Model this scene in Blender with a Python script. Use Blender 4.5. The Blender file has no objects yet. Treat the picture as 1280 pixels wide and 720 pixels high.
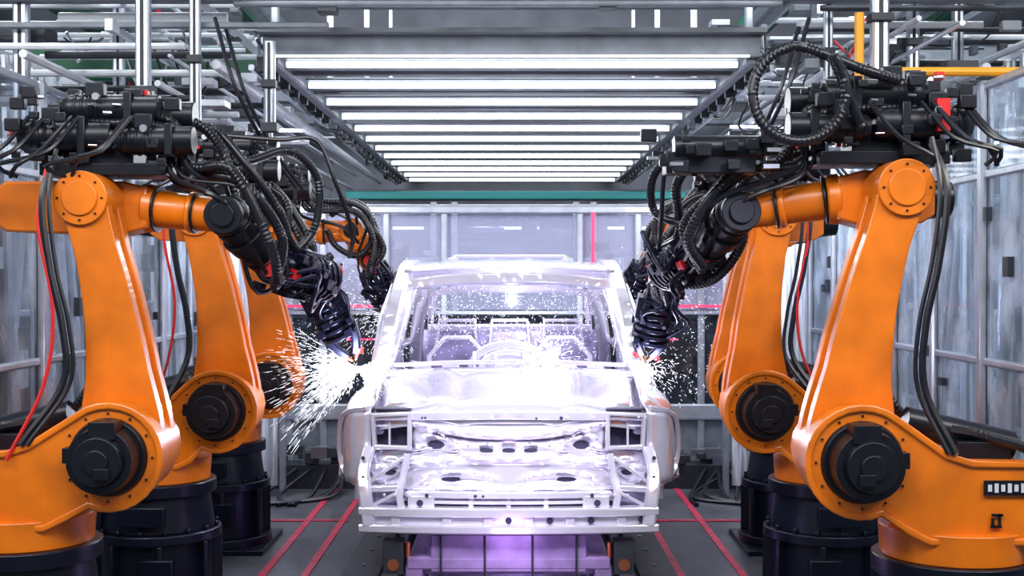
import bpy, bmesh, math, random
from mathutils import Vector, Matrix
V=Vector
# ------------------------------------------------------------------ materials
def mat(name, col, rough=.5, metal=0, emit=None, es=0, coat=0, noise=0, nscale=8, bump=0, bscale=60):
    m=bpy.data.materials.new(name); m.use_nodes=True
    nt=m.node_tree; b=nt.nodes['Principled BSDF']
    b.inputs['Base Color'].default_value=(*col,1); b.inputs['Roughness'].default_value=rough
    b.inputs['Metallic'].default_value=metal; b.inputs['Coat Weight'].default_value=coat
    if emit: b.inputs['Emission Color'].default_value=(*emit,1); b.inputs['Emission Strength'].default_value=es
    if noise or bump:
        tc=nt.nodes.new('ShaderNodeTexCoord')
    if noise:
        n=nt.nodes.new('ShaderNodeTexNoise'); n.inputs['Scale'].default_value=nscale; n.inputs['Detail'].default_value=6
        nt.links.new(tc.outputs['Object'],n.inputs['Vector'])
        r=nt.nodes.new('ShaderNodeValToRGB')
        r.color_ramp.elements[0].position=.3; r.color_ramp.elements[1].position=.65
        r.color_ramp.elements[0].color=(*[c*(1-noise) for c in col],1); r.color_ramp.elements[1].color=(*col,1)
        nt.links.new(n.outputs['Fac'],r.inputs['Fac']); nt.links.new(r.outputs['Color'],b.inputs['Base Color'])
    if bump:
        n2=nt.nodes.new('ShaderNodeTexNoise'); n2.inputs['Scale'].default_value=bscale
        nt.links.new(tc.outputs['Object'],n2.inputs['Vector'])
        bp=nt.nodes.new('ShaderNodeBump'); bp.inputs['Strength'].default_value=bump; bp.inputs['Distance'].default_value=.02
        nt.links.new(n2.outputs['Fac'],bp.inputs['Height']); nt.links.new(bp.outputs['Normal'],b.inputs['Normal'])
    return m
def glassmat(name, tint, trans=.7, dif=(.7,.75,.85), difw=.3, rough=.08, streak=True, scale=(6,6,.6), lo=.45, hi=.7):
    m=bpy.data.materials.new(name); m.use_nodes=True; nt=m.node_tree; nt.nodes.clear()
    o=nt.nodes.new('ShaderNodeOutputMaterial'); tr=nt.nodes.new('ShaderNodeBsdfTransparent'); tr.inputs[0].default_value=(*tint,1)
    b=nt.nodes.new('ShaderNodeBsdfPrincipled'); b.inputs['Base Color'].default_value=(*dif,1); b.inputs['Roughness'].default_value=rough
    mx=nt.nodes.new('ShaderNodeMixShader'); nt.links.new(tr.outputs[0],mx.inputs[1]); nt.links.new(b.outputs[0],mx.inputs[2])
    mx.inputs[0].default_value=1-trans
    if streak:
        tc=nt.nodes.new('ShaderNodeTexCoord'); mp=nt.nodes.new('ShaderNodeMapping'); mp.inputs['Scale'].default_value=scale
        n=nt.nodes.new('ShaderNodeTexNoise'); n.inputs['Scale'].default_value=3; n.inputs['Detail'].default_value=5
        mr=nt.nodes.new('ShaderNodeMapRange'); mr.inputs[1].default_value=lo; mr.inputs[2].default_value=hi
        mr.inputs[3].default_value=(1-trans)*.5; mr.inputs[4].default_value=min(1,(1-trans)*1.0+difw)
        nt.links.new(tc.outputs['Object'],mp.inputs[0]); nt.links.new(mp.outputs[0],n.inputs['Vector'])
        nt.links.new(n.outputs['Fac'],mr.inputs[0]); nt.links.new(mr.outputs[0],mx.inputs[0])
    nt.links.new(mx.outputs[0],o.inputs[0]); return m

M={}
M['orange']=mat('orange_paint',(.86,.20,.004),.34,0,coat=.3,noise=.35,nscale=4)
M['black']=mat('black_cast_metal',(.010,.012,.020),.34,.3,noise=.4,nscale=12)
M['pedestal']=mat('dark_navy_steel',(.006,.010,.024),.33,.4,noise=.4,nscale=6)
M['hose']=mat('black_rubber',(.008,.009,.015),.33)
M['gun']=mat('gun_blue_black_metal',(.010,.012,.04),.3,.5,noise=.5,nscale=25)
M['steel']=mat('brushed_steel',(.55,.57,.62),.3,1)
M['alu']=mat('aluminium_profile',(.52,.56,.64),.34,.7,noise=.2)
M['white']=mat('white_paint',(.64,.68,.74),.45,noise=.2)
M['grey']=mat('grey_paint',(.17,.195,.23),.5,.2,noise=.3)
M['dgrey']=mat('dark_grey_paint',(.03,.036,.046),.5,.3,noise=.3)
M['red']=mat('red_plastic',(.65,.01,.01),.4)
M['cred']=mat('red_cable',(.6,.015,.015),.45)
M['yellow']=mat('yellow_pipe',(.80,.33,.01),.45)
M['copper']=mat('copper',(.75,.22,.10),.3,1)
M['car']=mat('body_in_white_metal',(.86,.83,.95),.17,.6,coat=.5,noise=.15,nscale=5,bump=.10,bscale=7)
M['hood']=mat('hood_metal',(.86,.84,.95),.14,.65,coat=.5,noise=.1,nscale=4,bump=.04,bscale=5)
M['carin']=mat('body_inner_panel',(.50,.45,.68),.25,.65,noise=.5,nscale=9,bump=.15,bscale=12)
M['hole_shade']=mat('panel_recess_shade',(.03,.026,.06),.5,.4)  # near-black colour paints the shade inside holes and recesses
M['skid']=mat('skid_lilac_metal',(.40,.27,.56),.35,.4,noise=.4)
M['lamp']=mat('fluorescent_tube',(1,1,1),.5,0,(.92,.95,1.0),6)
M['arc']=mat('welding_arc_core',(1,1,1),.5,0,(.85,.85,1.0),60)
M['spark']=mat('spark_glow',(1,1,1),.5,0,(.86,.90,1.0),2.4)
M['pink']=mat('pink_red_strip',(.70,.04,.12),.5,0,(1,.07,.18),.35)
M['teal']=mat('teal_beam_paint_glow',(.02,.28,.28),.4,.1,(.02,.4,.4),.06)  # paint plus a faint glow of its own, though the beam is no lamp
M['green']=mat('green_paint',(.015,.10,.055),.5)
M['redline']=mat('red_floor_paint',(.62,.03,.09),.5,noise=.5,nscale=9)
M['panelwhite']=mat('canopy_reflector',(.20,.215,.245),.4,.3,noise=.3,nscale=2)
M['beige']=mat('roof_deck_paint',(.26,.255,.235),.6,noise=.4,nscale=2)
M['fenceL']=glassmat('fence_polycarbonate',(.90,.95,1),.78,(.66,.72,.82),.22,.04,True,(2,1.2,.7))
M['fenceR']=glassmat('fence_polycarbonate_blue',(.88,.95,1),.66,(.72,.82,.97),.30,.04,True,(2,1.0,.7))
M['wetglass']=glassmat('splashed_dark_glass',(.45,.48,.52),.5,(.05,.055,.07),.4,.06,True,(3,3,3))
M['window']=glassmat('window_glass',(.85,.87,.97),.68,(.5,.51,.64),.1,.06,False)
M['curtain']=glassmat('pvc_strip_curtain',(.92,.94,1),.40,(.88,.91,1.0),.4,.15,True,(9,9,.5))

# ------------------------------------------------------------------ builder
def catmull(pts,step=.03):
    P=[V(p) for p in pts]; P=[P[0]*2-P[1]]+P+[P[-1]*2-P[-2]]; out=[]
    for i in range(1,len(P)-2):
        a,b,c,d=P[i-1:i+3]; n=max(2,int((c-b).length/step))
        for k in range(n):
            t=k/n
            out.append(.5*((2*b)+(c-a)*t+(2*a-5*b+4*c-d)*t*t+(3*b-a-3*c+d)*t**3))
    out.append(P[-2]); return out
class B:
    def __init__(s,name,loc=(0,0,0),T=None):
        s.e=bpy.data.objects.new(name,None); s.e.location=loc; s.e.empty_display_size=.2
        bpy.context.scene.collection.objects.link(s.e); s.loc=V(loc); s.T=T or (lambda p:p); s.p={}
    def part(s,n,m,bevel=0,solid=0,bound=0): s.p[n]=dict(m=M[m],v=[],f=[],bevel=bevel,solid=solid); return n
    def add(s,n,vs,fs):
        d=s.p[n]; o=len(d['v']); d['v']+=[s.T(V(v)) for v in vs]; d['f']+=[tuple(i+o for i in f) for f in fs]
    def box(s,n,c,sz,R=None):
        c=V(c); vs=[]
        for x in(-1,1):
            for y in(-1,1):
                for z in(-1,1):
                    q=V((x*sz[0]/2,y*sz[1]/2,z*sz[2]/2)); vs.append(c+(R@q if R else q))
        s.add(n,vs,[(0,1,3,2),(4,6,7,5),(0,4,5,1),(2,3,7,6),(0,2,6,4),(1,5,7,3)])
    def cyl(s,n,a,b,r,r2=None,k=24):
        a=V(a);b=V(b); r2=r if r2 is None else r2; d=(b-a).normalized(); u=d.orthogonal().normalized(); w=d.cross(u)
        vs=[];
        for c,R in((a,r),(b,r2)):
            for i in range(k):
                t=2*math.pi*i/k; vs.append(c+u*math.cos(t)*R+w*math.sin(t)*R)
        s.add(n,vs,[(i,(i+1)%k,k+(i+1)%k,k+i) for i in range(k)]+[tuple(range(k))[::-1],tuple(range(k,2*k))])
    def ball(s,n,c,r,k=14):
        c=V(c);vs=[];fs=[];m=k//2
        for j in range(1,m):
            for i in range(k):
                a=math.pi*j/m;t=2*math.pi*i/k; vs.append(c+V((math.sin(a)*math.cos(t),math.sin(a)*math.sin(t),math.cos(a)))*r)
        top=len(vs);vs+=[c+V((0,0,r)),c-V((0,0,r))]
        for j in range(m-2):
            for i in range(k): fs.append((j*k+i,j*k+(i+1)%k,(j+1)*k+(i+1)%k,(j+1)*k+i))
        for i in range(k): fs.append((top,(i+1)%k,i)); fs.append((top+1,(m-2)*k+i,(m-2)*k+(i+1)%k))
        s.add(n,vs,fs)
    def prism(s,n,poly,v0,v1):   # poly in (u,z), extruded along v
        k=len(poly); vs=[(p[0],v0,p[1]) for p in poly]+[(p[0],v1,p[1]) for p in poly]
        s.add(n,vs,[(i,(i+1)%k,k+(i+1)%k,k+i) for i in range(k)]+[tuple(range(k))[::-1],tuple(range(k,2*k))])
    def sweep(s,n,P,prof,up=(0,0,1),closed=False,scale=None):
        k=len(prof);vs=[];fs=[];N=len(P);up=V(up);pu=None
        for i,p in enumerate(P):
            if closed: t=P[(i+1)%N]-P[i-1]
            else: t=P[min(i+1,N-1)]-P[max(i-1,0)]
            t.normalize()
            if up.length>0:
                a=t.cross(up)
                if a.length<1e-3: a=t.cross(V((1,0,0)))
                a.normalize(); b=a.cross(t)
            else:
                if pu is None: pu=t.orthogonal().normalized()
                a=pu-t*pu.dot(t); 
                if a.length<1e-4: a=t.orthogonal()
                a.normalize(); pu=a; b=t.cross(a)
            sc=scale(i) if scale else 1
            for q in prof: vs.append(p+a*q[0]*sc+b*q[1]*sc)
        for i in range(N if closed else N-1):
            j=(i+1)%N
            for m in range(k): fs.append((i*k+m,i*k+(m+1)%k,j*k+(m+1)%k,j*k+m))
        if not closed: fs+=[tuple(range(k))[::-1],tuple(range((N-1)*k,N*k))]
        s.add(n,vs,fs)
    def tube(s,n,pts,r,k=8,corr=False,smooth=True,step=None):
        st=step or (.011 if corr else .04)
        P=catmull(pts,st) if smooth else [V(p) for p in pts]
        prof=[(math.cos(2*math.pi*i/k)*r,math.sin(2*math.pi*i/k)*r) for i in range(k)]
        s.sweep(n,P,prof,(0,0,0),scale=(lambda i:1.0 if i%2 else .85) if corr else None)
    def beam(s,n,pts,w,h,up=(0,0,1),smooth=False,closed=False):
        P=catmull(pts,.05) if smooth else [V(p) for p in pts]
        c=min(w,h)*.18;W=w/2;H=h/2
        prof=[(-W+c,-H),(W-c,-H),(W,-H+c),(W,H-c),(W-c,H),(-W+c,H),(-W,H-c),(-W,-H+c)]
        s.sweep(n,P,prof,up,closed)
    def grid(s,n,rows):
        k=len(rows[0]);vs=[p for r in rows for p in r]
        s.add(n,vs,[(i*k+j,i*k+j+1,(i+1)*k+j+1,(i+1)*k+j) for i in range(len(rows)-1) for j in range(k-1)])
    def finish(s):
        for n,d in s.p.items():
            if not d['v']: continue
            me=bpy.data.meshes.new(n); me.from_pydata([tuple(v-s.loc) for v in d['v']],[],d['f']); me.materials.append(d['m'])
            bm=bmesh.new(); bm.from_mesh(me); bmesh.ops.recalc_face_normals(bm,faces=bm.faces[:])
            for f in bm.faces: f.smooth=True
            for e in bm.edges:
                if len(e.link_faces)==2 and e.calc_face_angle(0)>math.radians(35): e.smooth=False
            bm.to_mesh(me); bm.free()
            o=bpy.data.objects.new(n,me); bpy.context.scene.collection.objects.link(o); o.parent=s.e
            if d['solid']:
                q=o.modifiers.new('solid','SOLIDIFY'); q.thickness=d['solid']; q.offset=0
            if d['bevel']:
                q=o.modifiers.new('bevel','BEVEL'); q.width=d['bevel']; q.segments=2; q.limit_method='ANGLE'; q.angle_limit=math.radians(45); q.harden_normals=False

# ------------------------------------------------------------------ robots
def robot(sin,bx,by,J2,J3,FE,WR,TIP,seed,rear=.35,bigloop=False,plate=False,dark=False,extra=()):
    rnd=random.Random(seed)
    def T(p): return V((bx+sin*p[0],by+p[1],p[2]))
    def L(w): return V(((w[0]-bx)*sin,w[1]-by,w[2]))
    FE,WR,TIP=L(FE),L(WR),L(TIP)
    r=B('industrial_welding_robot',(bx,by,0),T)
    # pedestal
    p=r.part('pedestal','pedestal',.008)
    r.box(p,(0,0,.02),(.86,.86,.04))
    for z0,z1,a,b in((.04,.10,.42,.42),(.10,.46,.35,.35),(.46,.52,.40,.40),(.52,.74,.36,.33),(.74,.82,.37,.37)): r.cyl(p,(0,0,z0),(0,0,z1),a,b,36)
    for i in range(8):
        a=math.pi/4*i+.3; R=Matrix.Rotation(a,3,'Z'); r.box(p,R@V((.37,0,.28)),(.07,.03,.36),R)
    for i in range(16):
        a=math.pi/8*i; r.cyl(p,(.375*math.cos(a),.375*math.sin(a),.52),(.375*math.cos(a),.375*math.sin(a),.55),.014,k=8)
    r.box(p,(-.36,-.1,.62),(.16,.26,.2)); r.box(p,(.1,-.36,.3),(.2,.08,.16)); r.box(p,(.02,-.37,.64),(.26,.06,.12))
    c=r.part('carousel','orange',.014)
    r.cyl(c,(0,0,.82),(0,0,.96),.33,.34,36)
    u0,z0=J2; R2=.24
    poly=[(-.34,.98),(-.34,1.20),(-.28,1.27),(.02,1.275),(.13,1.31)]
    for i in range(19):
        a=math.radians(128-i*(128+112)/18); poly.append((u0+R2*math.cos(a),z0+R2*math.sin(a)))
    poly+=[(.28,.97),(.2,.93),(-.28,.93)]
    r.prism(c,poly,-.28,-.12)
    r.prism(c,[(-.34,.95),(-.34,1.18),(-.27,1.26),(.1,1.26),(.2,1.15),(.2,.93),(-.28,.93)],-.14,.26)
    r.prism(c,[(.1,.95),(.1,1.22)]+[(u0+.2*math.cos(math.radians(a)),z0+.2*math.sin(math.radians(a))) for a in range(120,-121,-20)],.14,.26)
    P=[V((q[0],-.285,q[1])) for q in poly]
    r.beam(c,P,.03,.02,(0,1,0),closed=True)
    k=r.part('shoulder_motor','black',.006)
    r.cyl(k,(u0,-.28,z0),(u0,-.305,z0),.185,.175,36); r.cyl(k,(u0,-.30,z0),(u0,-.42,z0),.160,.150,32)
    r.cyl(k,(u0,-.42,z0),(u0,-.46,z0),.12,.11,28); r.cyl(k,(u0,-.46,z0),(u0,-.475,z0),.06,.055,20)
    r.box(k,(u0+.02,-.38,z0+.14),(.12,.12,.08)); r.box(k,(u0-.13,-.34,z0+.02),(.1,.08,.07)); r.box(k,(u0+.03,-.46,z0-.05),(.07,.05,.05))
    for i in range(12):
        a=2*math.pi*i/12; r.cyl(k,(u0+.205*math.cos(a),-.28,z0+.205*math.sin(a)),(u0+.205*math.cos(a),-.29,z0+.205*math.sin(a)),.006,k=8)
    r.cyl(k,(-.30,.1,1.3),(.2,.1,1.42),.075,.07,20)
    r.box(k,(-.12,.05,1.30),(.24,.22,.08))
    # link arm
    l=r.part('link_arm','orange',.014)
    A=V((J2[0],0,J2[1]));C=V((J3[0],0,J3[1])); d=(C-A).normalized(); nrm=V((-d.z,0,d.x))
    if nrm.x<0: nrm=-nrm
    def hw(t):
        K=[(0,.21),(.12,.195),(.3,.15),(.55,.120),(.8,.102),(.93,.108),(1,.120)]
        for (a,x),(b,y) in zip(K,K[1:]):
            if t<=b: return x+(y-x)*(t-a)/(b-a)
    def outline(sc):
        Lf=[];Rt=[]
        for i in range(21):
            t=i/20; q=A.lerp(C,t)+nrm*(.05*math.sin(math.pi*t)); w=hw(t)*sc
            Lf.append((q+nrm*w)); Rt.append((q-nrm*w))
        return [(q.x,q.z) for q in Lf]+[(q.x,q.z) for q in reversed(Rt)]
    for v0,v1,sc in((-.11,-.035,1),(-.035,.055,.84),(.055,.13,1)): r.prism(l,outline(sc),v0,v1)
    r.cyl(l,(A.x,-.11,A.z),(A.x,.13,A.z),.22,k=36); r.cyl(l,(C.x,-.13,C.z),(C.x,.14,C.z),.130,k=32)
    r.cyl(l,(C.x,-.14,C.z),(C.x,-.13,C.z),.085,k=28)
    for i in range(8):
        a=math.pi/4*i; r.cyl(k,(C.x+.105*math.cos(a),-.13,C.z+.105*math.sin(a)),(C.x+.105*math.cos(a),-.138,C.z+.105*math.sin(a)),.006,k=8)
    # forearm
    f=r.part('forearm','orange',.012); fk=r.part('forearm_joints','black',.005)
    zf=J3[1]-.03; vF=.25
    u3=J3[0]
    r.prism(f,[(u3-rear,zf-.08),(u3-rear,zf+.09),(u3-rear+.06,zf+.13),(u3+.12,zf+.13),(u3+.24,zf+.1),(u3+.24,zf-.1),(u3+.1,zf-.14),(u3-rear+.06,zf-.12)],.145,.37)
    S=V((u3+.24,vF,zf)); dd=(FE-S); 
    r.cyl(f,S-V((.03,0,0)),S+dd*.08,.125,.115,32); r.cyl(f,S+dd*.08,FE,.095,.085,32)
    r.cyl(fk,S+dd*.07,S+dd*.10,.118,k=28)
    r.cyl(f,S+dd*.50,S+dd*.58,.105,k=28); r.cyl(fk,S+dd*.58,S+dd*.61,.107,k=28); r.cyl(fk,S+dd*.90,S+dd*1.03,.105,k=28)
    F2=fk if dark else f
    r.ball(fk,FE,.11,20); r.cyl(F2,FE-V((0,.12,0)),FE+V((0,.12,0)),.095,k=26); r.cyl(fk,FE-V((0,.14,0)),FE-V((0,.12,0)),.06,k=20)
    e=(WR-FE); r.cyl(F2,FE+e*.12,FE+e*.72,.105,.09,28); r.cyl(F2,FE+e*.3,FE+e*.5,.118,.11,28)
    r.cyl(fk,FE+e*.72,FE+e*.86,.10,.09,24); r.cyl(F2,WR-V((0,.1,0)),WR+V((0,.1,0)),.085,k=24); r.cyl(fk,WR-V((0,.13,0)),WR-V((0,.1,0)),.07,k=20)
    r.cyl(fk,(u3-rear-.10,vF,zf),(u3-rear+.02,vF,zf),.085,.1,24)
    # weld gun
    g=r.part('weld_gun','gun',.004); gs=r.part('weld_gun_fittings','steel'); gr=r.part('weld_gun_insulators','red'); gc=r.part('weld_gun_electrodes','copper')
    q=TIP-WR; ln=q.length; qd=q.normalized(); a=V((0,1,0)).cross(qd).normalized(); b=qd.cross(a)
    Rm=Matrix((a,b,qd)).transposed()
    r.cyl(g,WR,WR+qd*.12,.075,.085,20); r.cyl(g,WR+qd*.10,WR+qd*ln*.70,.105,.095,20); r.box(g,WR+qd*(.12+ln*.16),(.19,.17,ln*.34),Rm)
    for i in range(7): r.cyl(g,WR+qd*(.14+ln*.08*i),WR+qd*(.165+ln*.08*i),.125,k=20)
    r.box(g,WR+qd*ln*.30+a*.11,(.05,.10,ln*.3),Rm); r.box(g,WR+qd*ln*.36-a*.11,(.05,.12,ln*.26),Rm)
    for sg in(-1,1):
        r.beam(g,[WR+qd*ln*.42+a*sg*.05,WR+qd*ln*.58+a*sg*.10,WR+qd*ln*.78+a*sg*.085,WR+qd*ln*.93+a*sg*.035],.06,.07,(0,1,0),smooth=True)
        r.cyl(gc,WR+qd*ln*.91+a*sg*.05,WR+qd*ln*.99+a*sg*.012,.02,.01,12)
        r.cyl(gr,WR+qd*ln*.89+a*sg*.07,WR+qd*ln*.93+a*sg*.05,.036,k=12)
    for i in range(40):
        o=WR+qd*ln*rnd.uniform(.05,.78)+a*rnd.uniform(-.13,.13)+b*rnd.choice((-.1,.1)); s_=rnd.uniform(.02,.055)
        (r.box(g,o,(s_,s_*1.4,s_),Rm) if i%3 else r.cyl(gs,o,o+b*.02*rnd.choice((-1,1)),s_*.25,k=10))
    for i in range(3):
        o=WR+a*rnd.uniform(-.1,.1)-b*.08
        r.tube(g,[o,o+qd*.15-b*.08+a*rnd.uniform(-.1,.1),o+qd*ln*.4-b*.04+a*rnd.uniform(-.15,.15),WR+qd*ln*.7-b*.04+a*rnd.uniform(-.08,.08)],.014)
    r.box(gr,WR+qd*.05+b*-.1,(.05,.03,.06),Rm); r.cyl(gr,WR-V((0,.15,0)),WR-V((0,.13,0)),.045,k=16)
    # motor pack
    m=r.part('wrist_motor_pack','black',.005); ms=r.part('pack_fittings','steel'); mr=r.part('pack_red_parts','red')
    zc=J3[1]+.30
    r.box(m,(u3+.05,.18,J3[1]+.15),(.60,.30,.06)); r.box(m,(u3+.02,.2,J3[1]+.24),(.34,.22,.14)); 
    for (du,v,dz,rr,ln2) in((-.32,.08,.06,.085,.42),(-.30,.28,.08,.08,.38),(-.12,.10,.20,.07,.44),(.10,.24,.18,.075,.36),(.16,.05,.04,.07,.34)):
        x=u3+du; r.cyl(m,(x,v,zc+dz-.05),(x+ln2,v,zc+dz-.05),rr,k=24); r.box(m,(x+ln2*.68,v,zc+dz-.05),(.04,rr*2.2,rr*2.2)); r.cyl(m,(x-.04,v,zc+dz-.05),(x,v,zc+dz-.05),rr*.7,rr*.95,20)
        for j in range(4): r.cyl(m,(x+.03+j*.035,v,zc+dz-.05),(x+.045+j*.035,v,zc+dz-.05),rr*1.08,k=24)
        r.box(m,(x+ln2*.3,v-.02,zc+dz+rr-.03),(.09,.06,.07)); r.cyl(ms,(x+ln2*.35,v-rr-.03,zc+dz),(x+ln2*.35,v-rr,zc+dz),.018,k=12)
    for i in range(80):
        o=V((u3+rnd.uniform(-.38,.45),rnd.uniform(-.08,.3),zc+rnd.uniform(-.14,.24))); s_=rnd.uniform(.02,.055)
        k_=rnd.random()
        if k_<.72: r.box(m,o,(s_*1.5,s_,s_*1.2))
        elif k_<.95: r.cyl(ms,o,o+V((rnd.choice((-1,1))*.035,-.02,0)),s_*.22,k=10)
        else: r.box(mr,o,(s_*.7,s_,s_*.7))
    if bigloop:
        r.box(mr,(u3-.20,.0,zc+.04),(.06,.05,.15))
        r.box(m,(u3+.85,.16,J3[1]+.13),(.42,.16,.10)); r.cyl(m,(u3+.6,.12,J3[1]+.2),(u3+1.02,.12,J3[1]+.2),.06,k=20)
        for i in range(30):
            o=V((u3+rnd.uniform(.55,1.15),rnd.uniform(0,.2),J3[1]+rnd.uniform(.08,.26))); s_=rnd.uniform(.02,.05); r.box(m if i%5 else ms,o,(s_*1.5,s_,s_*(1.2 if i%5 else .4)))
    elif rear>.5: r.box(mr,(u3-.36,.02,zc+.04),(.04,.05,.05))
    # hoses
    h=r.part('corrugated_hoses','hose'); hc=r.part('cables','hose'); hr=r.part('red_cables','cred')
    top=V((u3+.35,.15,zc+.05))
    for i in range(2 if extra else 3):
        j=lambda s:V((rnd.uniform(-s,s),rnd.uniform(-s,s),rnd.uniform(-s,s)))
        o=i*.06-.1
        pts=[V((u3-.1,.12+o*.5,zc+.08)),top+V((0,o,.0+.05*i)),S.lerp(FE,.55)+V((.0,-.02+o,.20+.04*i))+j(.03),FE+V((.06,-.06+o,.18))+j(.04),FE.lerp(WR,.5)+V((.15,-.1+o,.03))+j(.04),WR+V((.04,-.12+o,-.06))+j(.03),WR+q*.3+V((-.05,-.1,0))]
        r.tube(h,pts,.027 if i<2 else .032,10,True)
    for pts in extra: r.tube(h,[L(x) for x in pts[1:]],pts[0],10,pts[0]>.02)
    if not dark: r.tube(h,[FE+V((-.16,-.13,.12)),FE+V((-.02,-.16,.22)),FE+V((.15,-.16,.12)),FE+V((.16,-.16,-.10)),FE+V((.04,-.16,-.20)),FE+V((-.12,-.14,-.12)),FE+V((-.19,-.1,0))],.026,10,True)
    for i in range(5):
        j=lambda s:V((rnd.uniform(-s,s),rnd.uniform(-s,s),rnd.uniform(-s,s)))
        r.tube(hc,[V((u3+rnd.uniform(-.3,.2),rnd.uniform(-.1,.2),zc+rnd.uniform(-.1,.15))),top+j(.10),S.lerp(FE,.4)+V((0,-.08,.18))+j(.06),FE+V((.03,-.1,.10))+j(.10),WR+j(.12),WR+q*rnd.uniform(.2,.5)+j(.06)],rnd.uniform(.008,.015),6)
    for i in range(2):
        o=rnd.uniform(-.04,.04)
        r.tube(hc,[V((u3-.12,-.1,zc-.1+o)),V((u3-.16+o,-.18,zf+.02)),V((u3-.12+o,-.2,zf-.3)),V((u3-.06+o,-.2,(zf+1.28)/2)),V((u3-.05+o,-.22,1.6)),V((.1+o,-.3,1.32))],.012 if i<1 else .018,6)
    if not plate: r.tube(hr,[V((u3-.15,-.14,zc-.15)),V((u3-.17,-.2,zf-.1)),V((u3-.10,-.21,1.95)),V((u3-.13,-.24,1.6)),V((.04,-.31,1.25))],.010,6)
    for i in range(6):
        x=rnd.uniform(-.3,.35); r.tube(hc,[V((x,-.12,J3[1]+.1)),V((x+rnd.uniform(-.1,.1),-.17,J3[1]+rnd.uniform(.13,.2))),V((x+.15,-.15,J3[1]+.22)),V((x+.25,0,zc+.1))],.011,6)
    for i in range(4):
        r.tube(h if i==0 else hc,[V((-.3,-.16+.05*i,.66)),V((-.42,-.2,.9)),V((-.38,-.1+.05*i,1.25)),V((-.15,-.05+.04*i,1.36)),V((.15,.16,1.42)),V((u0-.2,.18,1.6))],.026 if i==0 else .013,8,i==0)
    if bigloop:
        cx,cz=u3+.45,J3[1]+.42
        pts=[V((u3+.0,.0,zc+.20)),V((u3+.18,-.06,zc+.24))]
        for i in range(14):
            a_=math.radians(100-i*25); pts.append(V((cx+.04+.205*math.cos(a_),-.10-.006*i,cz+.215*math.sin(a_))))
        pts+=[V((u3+.2,-.1,zc-.02))]
        r.tube(h,pts,.026,10,True)
    if plate:
        pl=r.part('name_plate','black'); pw=r.part('name_plate_marks','white')
        r.box(pl,(-.13,-.293,1.17),(.20,.008,.065))
        for i in range(6): r.box(pw,(-.20+i*.029,-.298,1.17),(.017,.004,.030 if i%2 else .040))
        for i,(x,z,w_,h_) in enumerate(((-.09,1.05,.05,.012),(-.10,1.03,.012,.05),(-.07,1.02,.012,.03),(-.085,1.00,.05,.012))): r.box(pl,(x,-.292,z),(w_,.006,h_))
    r.finish()

EX1=[(.028,(-2.0,-1.6,2.88),(-1.70,-1.6,2.90),(-1.52,-1.5,2.81),(-1.42,-1.5,2.59),(-1.41,-1.4,2.33),(-1.32,-1.2,2.14),(-1.14,-1.0,2.12),(-1.0,-.9,2.21)),
 (.025,(-1.61,-1.4,2.64),(-1.38,-1.3,2.70),(-1.19,-1.1,2.77),(-1.06,-1.0,2.62),(-1.09,-1.0,2.34),(-1.25,-1.1,2.19),(-1.32,-1.2,2.25)),
 (.024,(-1.75,-1.5,2.80),(-1.55,-1.4,2.86),(-1.36,-1.4,2.66),(-1.22,-1.3,2.44),(-1.16,-1.2,2.26),(-1.05,-.95,2.14)),
 (.013,(-1.62,-.9,2.88),(-1.30,-.85,2.86),(-1.10,-.8,2.86),(-.99,-.8,2.62),(-.91,-.7,2.35),(-.93,-.7,2.2))]
EX4=[(.027,(1.55,-1.8,2.66),(1.26,-1.7,2.63),(.98,-1.5,2.69),(.85,-1.4,2.57),(.89,-1.2,2.33),(.79,-1.0,2.17)),
 (.027,(1.5,-1.8,2.72),(1.24,-1.72,2.66),(1.13,-1.6,2.50),(1.17,-1.5,2.28),(1.05,-1.3,2.08),(.84,-1.1,2.05)),
 (.024,(1.0,-1.5,2.60),(.86,-1.4,2.72),(.74,-1.3,2.62),(.76,-1.2,2.44),(.92,-1.3,2.36)),
 (.012,(1.6,-1.8,2.8),(1.3,-1.75,2.74),(1.0,-1.6,2.78),(.8,-1.5,2.7),(.78,-1.3,2.4),(.8,-1.0,2.2))]
robot(1,-2.37,-1.8,(.50,1.26),(.32,2.47),(-1.42,-1.60,2.40),(-1.24,-1.30,2.14),(-.98,-.75,2.06),1,rear=.52,dark=True,extra=EX1)
robot(1,-2.25,.1,(.44,1.27),(.27,2.48),(-1.60,.35,2.46),(-1.36,.50,2.14),(-1.07,.70,1.52),2)
robot(1,-2.30,2.0,(.45,1.27),(.22,2.48),(-1.28,2.3,2.46),(-1.14,2.35,2.22),(-.98,2.5,1.78),3)
robot(-1,2.04,-2.1,(.50,1.28),(.26,2.50),(1.10,-1.75,2.41),(.98,-1.35,2.21),(.82,-.80,2.12),4,rear=.22,bigloop=True,plate=True,dark=True,extra=EX4)
robot(-1,2.00,.1,(.45,1.27),(.34,2.48),(1.22,.35,2.40),(1.00,.50,2.08),(.90,.66,1.52),5)
robot(-1,2.20,2.0,(.45,1.27),(.28,2.48),(1.30,2.3,2.46),(1.14,2.35,2.26),(.93,2.5,1.86),6)

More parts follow.
